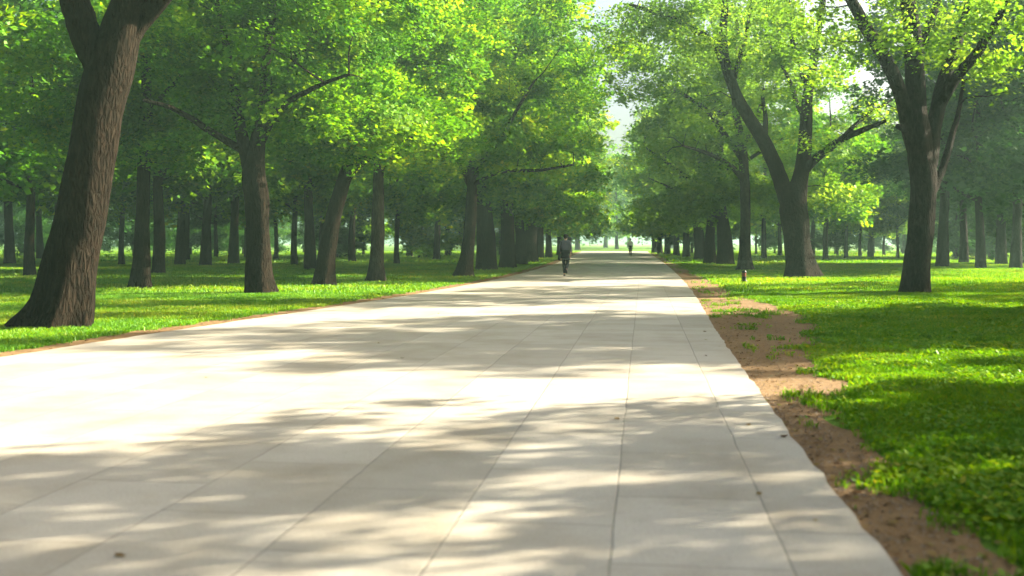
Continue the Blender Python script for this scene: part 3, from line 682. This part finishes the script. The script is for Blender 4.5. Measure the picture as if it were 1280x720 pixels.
def person(x, y, rz, height, label, top_mat, leg_mat, shoe_mat, stride=0.30, swing=0.25, group='people walking on the path', jacket=False):
    """a walker; +y is forwards"""
    root = empty('person', (x, y, 0.036), rz, height / 1.75)
    tag(root, label, 'person', group)
    hip = 0.92
    # joints: right foot planted ahead, left foot pushing off behind
    kR, aR, tR = (0.075, 0.06, 0.50), (0.06, -stride * 1.3, 0.30), (0.06, -stride * 1.45, 0.13)     # lifted behind
    kL, aL, tL = (-0.07, 0.07, 0.50), (-0.055, 0.02, 0.09), (-0.06, 0.19, 0.035)                   # planted
    sh = 1.44
    eR, wR = (0.235, -swing * .55, 1.17), (0.225, -swing * .75, 0.93)
    eL, wL = (-0.24, 0.04, 1.16), (-0.235, 0.14, 0.92)
    V = [(0, 0, hip + .02), (0, 0.01, 1.12), (0, 0.0, 1.32), (0, -0.005, 1.46), (0, 0.005, 1.53), (0, 0.02, 1.60), (0, 0.025, 1.68), (0, 0.015, 1.735),
         (.10, 0, hip - .04), kR, aR, tR, (-.10, 0, hip - .04), kL, aL, tL,
         (.17, 0, sh), eR, wR, (-.17, 0, sh), eL, wL]
    Rr = [(.15, .11), (.125, .095), (.155, .11), (.07, .065), (.052, .052), (.07, .085), (.078, .095), (.055, .06),
          .088, .056, .04, .035, .088, .056, .04, .035, .062, .042, .028, .062, .042, .028]
    E = [(0, 1), (1, 2), (2, 3), (3, 4), (4, 5), (5, 6), (6, 7), (0, 8), (8, 9), (9, 10), (10, 11), (0, 12), (12, 13), (13, 14), (14, 15), (2, 16), (16, 17), (17, 18), (2, 19), (19, 20), (20, 21)]
    # hands: palm, four fingers of different length, thumb
    for w, sgn, e in ((18, 1, eR), (21, -1, eL)):
        wp = np.array(V[w]); dn = wp - np.array(e); dn /= np.linalg.norm(dn); fw = np.array([0, 1.0, 0]); fw -= dn * fw.dot(dn); fw /= np.linalg.norm(fw); sd = np.cross(dn, fw)
        pi = len(V); V.append(tuple(wp + dn * .07)); Rr.append((.032, .018)); E.append((w, pi))
        for k, (o, l) in enumerate(((.028, .066), (.010, .078), (-.009, .072), (-.027, .055))):
            a = len(V); V.append(tuple(wp + dn * .095 + fw * o)); Rr.append(.0095); E.append((pi, a))
            V.append(tuple(wp + dn * (.095 + l * .55) + fw * o - sd * sgn * .0 + np.array([-sgn * .01, 0, 0]))); Rr.append(.0088); E.append((a, a + 1))
            V.append(tuple(wp + dn * (.095 + l * .92) + fw * o + np.array([-sgn * .03, 0, 0]))); Rr.append(.0075); E.append((a + 1, a + 2))
        a = len(V); V.append(tuple(wp + dn * .045 + fw * .036)); Rr.append(.012); E.append((pi, a))
        V.append(tuple(wp + dn * .085 + fw * .055)); Rr.append(.0095); E.append((a, a + 1))
    # nose, ears
    a = len(V); V.append((0, 0.128, 1.645)); Rr.append(.016); E.append((5, a))
    for sgn in (1, -1):
        a = len(V); V.append((sgn * .085, 0.01, 1.65)); Rr.append(.018); E.append((5, a))
    skinned('body', V, E, Rr, SKIN, root)
    # clothes follow the body
    skinned('top', [(0, 0, 0.97), (0, 0.0, 1.02), (0, 0.01, 1.12), (0, 0, 1.32), (0, -0.005, 1.455), (.17, 0, sh + .005), eR, tuple(np.array(eR) * .35 + np.array(wR) * .65), (-.17, 0, sh + .005), eL, tuple(np.array(eL) * .35 + np.array(wL) * .65)],
            [(0, 1), (1, 2), (2, 3), (3, 4), (3, 5), (5, 6), (6, 7), (3, 8), (8, 9), (9, 10)],
            [(.150, .12), (.150, .12), (.145, .115), (.175, .128), (.082, .078), .078, .058, .046, .078, .058, .046], top_mat, root, 1)
    skinned('trousers', [(0, 0, 0.985), (0, 0, hip), (.10, 0, hip - .06), kR, tuple(np.array(aR) + np.array((0, -.005, .015))), (-.10, 0, hip - .06), kL, tuple(np.array(aL) + np.array((0, 0.005, .015)))],
            [(0, 1), (1, 2), (2, 3), (3, 4), (1, 5), (5, 6), (6, 7)], [(.155, .118), (.162, .122), .105, .074, .056, .105, .074, .056], leg_mat, root, 1)
    for a_, t_ in ((aR, tR), (aL, tL)):
        a_, t_ = np.array(a_), np.array(t_); hl = a_ + np.array((0, -.045, -.045)) if a_[1] > 0 else a_ + np.array((0, -.06, .02))
        skinned('shoe', [tuple(hl), tuple((a_ * .6 + t_ * .4) + np.array((0, 0, -.018))), tuple(t_)], [(0, 1), (1, 2)], [(.042, .045), (.048, .045), (.045, .036)], shoe_mat, root, 1)
    ball('hair', HAIR, root, (0, 0.005, 1.675), (.093, .112, .118), cut=lambda c: c.y > 0.03 and c.z < 0.03)
    for sgn in (1, -1): ball('eye', BLACK, root, (sgn * .031, 0.098, 1.665), (.012, .008, .008), seg=8)
    ball('mouth', plain('lip', (0.35, 0.12, 0.1)), root, (0, 0.102, 1.60), (.024, .008, .007), seg=8)
    if jacket: skinned('tied_jacket', [(0, -.01, 1.03), (0, -.02, 0.92), (-.02, -.03, 0.78), (-.03, -.03, .68)], [(0, 1), (1, 2), (2, 3)], [(.165, .135), (.195, .165), (.205, .17), (.19, .15)], leg_mat, root, 1)
    return root
heading = R(-7)
px_, py_ = gp(707, 346.5)
p1 = person(px_, py_, heading, 1.80, 'walker seen from behind in a lavender grey top and dark jacket tied at the waist', GREYTOP, DARKCL, BLACK, jacket=True)
px2, py2 = gp(788, 321)
p2 = person(px2, py2, R(176), 1.85, 'distant walker in a white top and dark clothes below near the path end', WHITECL, DARKCL, BLACK, 0.34, jacket=True)
# dark jacket over the arm / bag at the near walker's left side
def bag(loc, rz):
    bm = bmesh.new(); bmesh.ops.create_cube(bm, size=1)
    for v in bm.verts:
        t = 1.0 if v.co.z < 0 else 0.8
        v.co = Vector((v.co.x * .12 * t, v.co.y * .36 * t, v.co.z * .34))
    bmesh.ops.bevel(bm, geom=bm.edges[:], offset=.03, segments=3, affect='EDGES')
    for f in bm.faces: f.smooth = True
    e = empty('shoulder_bag', loc, rz); tag(e, "black bag hanging at the near walker's left hip", 'bag')
    me = bpy.data.meshes.new('pouch'); bm.to_mesh(me); bm.free(); link('pouch', me, BLACK, e)
    tb = Tubes(); t = np.linspace(0, 1, 14)[:, None]
    P = np.concatenate([np.array([[0.02, -.10, .15]]), np.array([[0.06, -.10, .40]]), np.array([[0.10, -.03, .62]]), np.array([[0.06, .09, .42]]), np.array([[0.02, .10, .15]])])
    S = smooth_poly(np.hstack([P, np.full((5, 1), .013)]), .05); tb.add(S[:, :3], S[:, 3], 8); link('strap', tb.mesh('strap'), BLACK, e)
bag((px_ - .27, py_ - .06, 0.90), heading)

# small marker post beside the pale trunk
x, y = gp(930, 353)
e = empty('marker_post', (x, y, 0)); tag(e, 'short dark post with an orange band standing at the lawn edge', 'post')
def lathe(name, prof, mat, parent, seg=18):
    V, Fc = [], []
    for r, z in prof:
        for k in range(seg): a = k * 2 * math.pi / seg; V.append((r * math.cos(a), r * math.sin(a), z))
    for i in range(len(prof) - 1):
        for k in range(seg): k2 = (k + 1) % seg; Fc.append((i * seg + k, i * seg + k2, (i + 1) * seg + k2, (i + 1) * seg + k))
    Fc.append(tuple(range((len(prof) - 1) * seg, len(prof) * seg)))
    me = bpy.data.meshes.new(name); me.from_pydata(V, [], Fc); me.update(); return link(name, me, mat, parent)
lathe('base', [(.13, 0), (.13, .05), (.10, .09), (.085, .10), (.085, .22)], BLACK, e)
lathe('band', [(.078, .222), (.078, .36)], ORANGE, e)
lathe('cap', [(.085, .362), (.09, .40), (.07, .44), (.02, .455)], BLACK, e)

# ------------------------------------------------------------------ air, light, camera
bpy.ops.mesh.primitive_cube_add(size=1)
hz = bpy.context.object; hz.name = 'haze'; hz.data.name = 'haze'
hz.scale = (2 * G + 60, G + 220, 28.5); hz.location = (0, (G - 120) / 2, -1 + 28.5 / 2)
hm, nt, out = new_mat('haze_air')
pv = N(nt, 'ShaderNodeVolumePrincipled'); pv.inputs['Color'].default_value = (0.58, 0.92, 0.74, 1); pv.inputs['Density'].default_value = 0.0008; pv.inputs['Anisotropy'].default_value = 0.3
nt.links.new(pv.outputs[0], out.inputs['Volume'])
hz.data.materials.append(hm); tag(hz, 'thin teal morning haze filling the park', 'haze', kind='stuff')

SUN_EL, SUN_AZ = R(25), R(73)                 # azimuth clockwise from +Y
sdir = Vector((math.sin(SUN_AZ) * math.cos(SUN_EL), math.cos(SUN_AZ) * math.cos(SUN_EL), math.sin(SUN_EL)))
sl = bpy.data.lights.new('sun', 'SUN'); sl.energy = 5.0; sl.angle = R(0.5); sl.color = (1.0, 0.91, 0.74)
so = bpy.data.objects.new('sun', sl); col.objects.link(so); so.rotation_euler = (-sdir).to_track_quat('-Z', 'Y').to_euler(); so.location = (60, 20, 60)
w = bpy.data.worlds.new('World'); sc.world = w; w.use_nodes = True
nt = w.node_tree; bg = nt.nodes['Background']
sky = nt.nodes.new('ShaderNodeTexSky'); sky.sky_type = 'NISHITA'; sky.sun_disc = False; sky.sun_elevation = SUN_EL; sky.sun_rotation = SUN_AZ
sky.air_density = 0.7; sky.dust_density = 8.0; sky.ozone_density = 1.0
nt.links.new(sky.outputs[0], bg.inputs['Color']); bg.inputs['Strength'].default_value = 0.05

cam = bpy.data.cameras.new('camera'); co = bpy.data.objects.new('camera', cam); col.objects.link(co)
co.location = (0, 0, HC); co.rotation_euler = (R(90), 0, 0)
cam.sensor_width = 36; cam.lens = 36; cam.shift_y = -(360 - PY0) / 1280.0
cam.clip_end = 3000; cam.clip_start = 0.05
cam.dof.use_dof = True; cam.dof.focus_distance = 26.0; cam.dof.aperture_fstop = 1.5
sc.camera = co
vs = sc.view_settings
vs.view_transform = 'Standard'; vs.look = 'None'; vs.gamma = 1; vs.exposure = 2.85; vs.use_curve_mapping = False
cy = sc.cycles
cy.max_bounces = 6; cy.diffuse_bounces = 4; cy.glossy_bounces = 1; cy.transmission_bounces = 4; cy.volume_bounces = 0; cy.transparent_max_bounces = 4
cy.caustics_reflective = False; cy.caustics_refractive = False
cy.use_denoising = True; cy.denoiser = 'OPENIMAGEDENOISE'
cy.use_adaptive_sampling = True; cy.adaptive_threshold = 0.02
cy.sample_clamp_indirect = 6.0
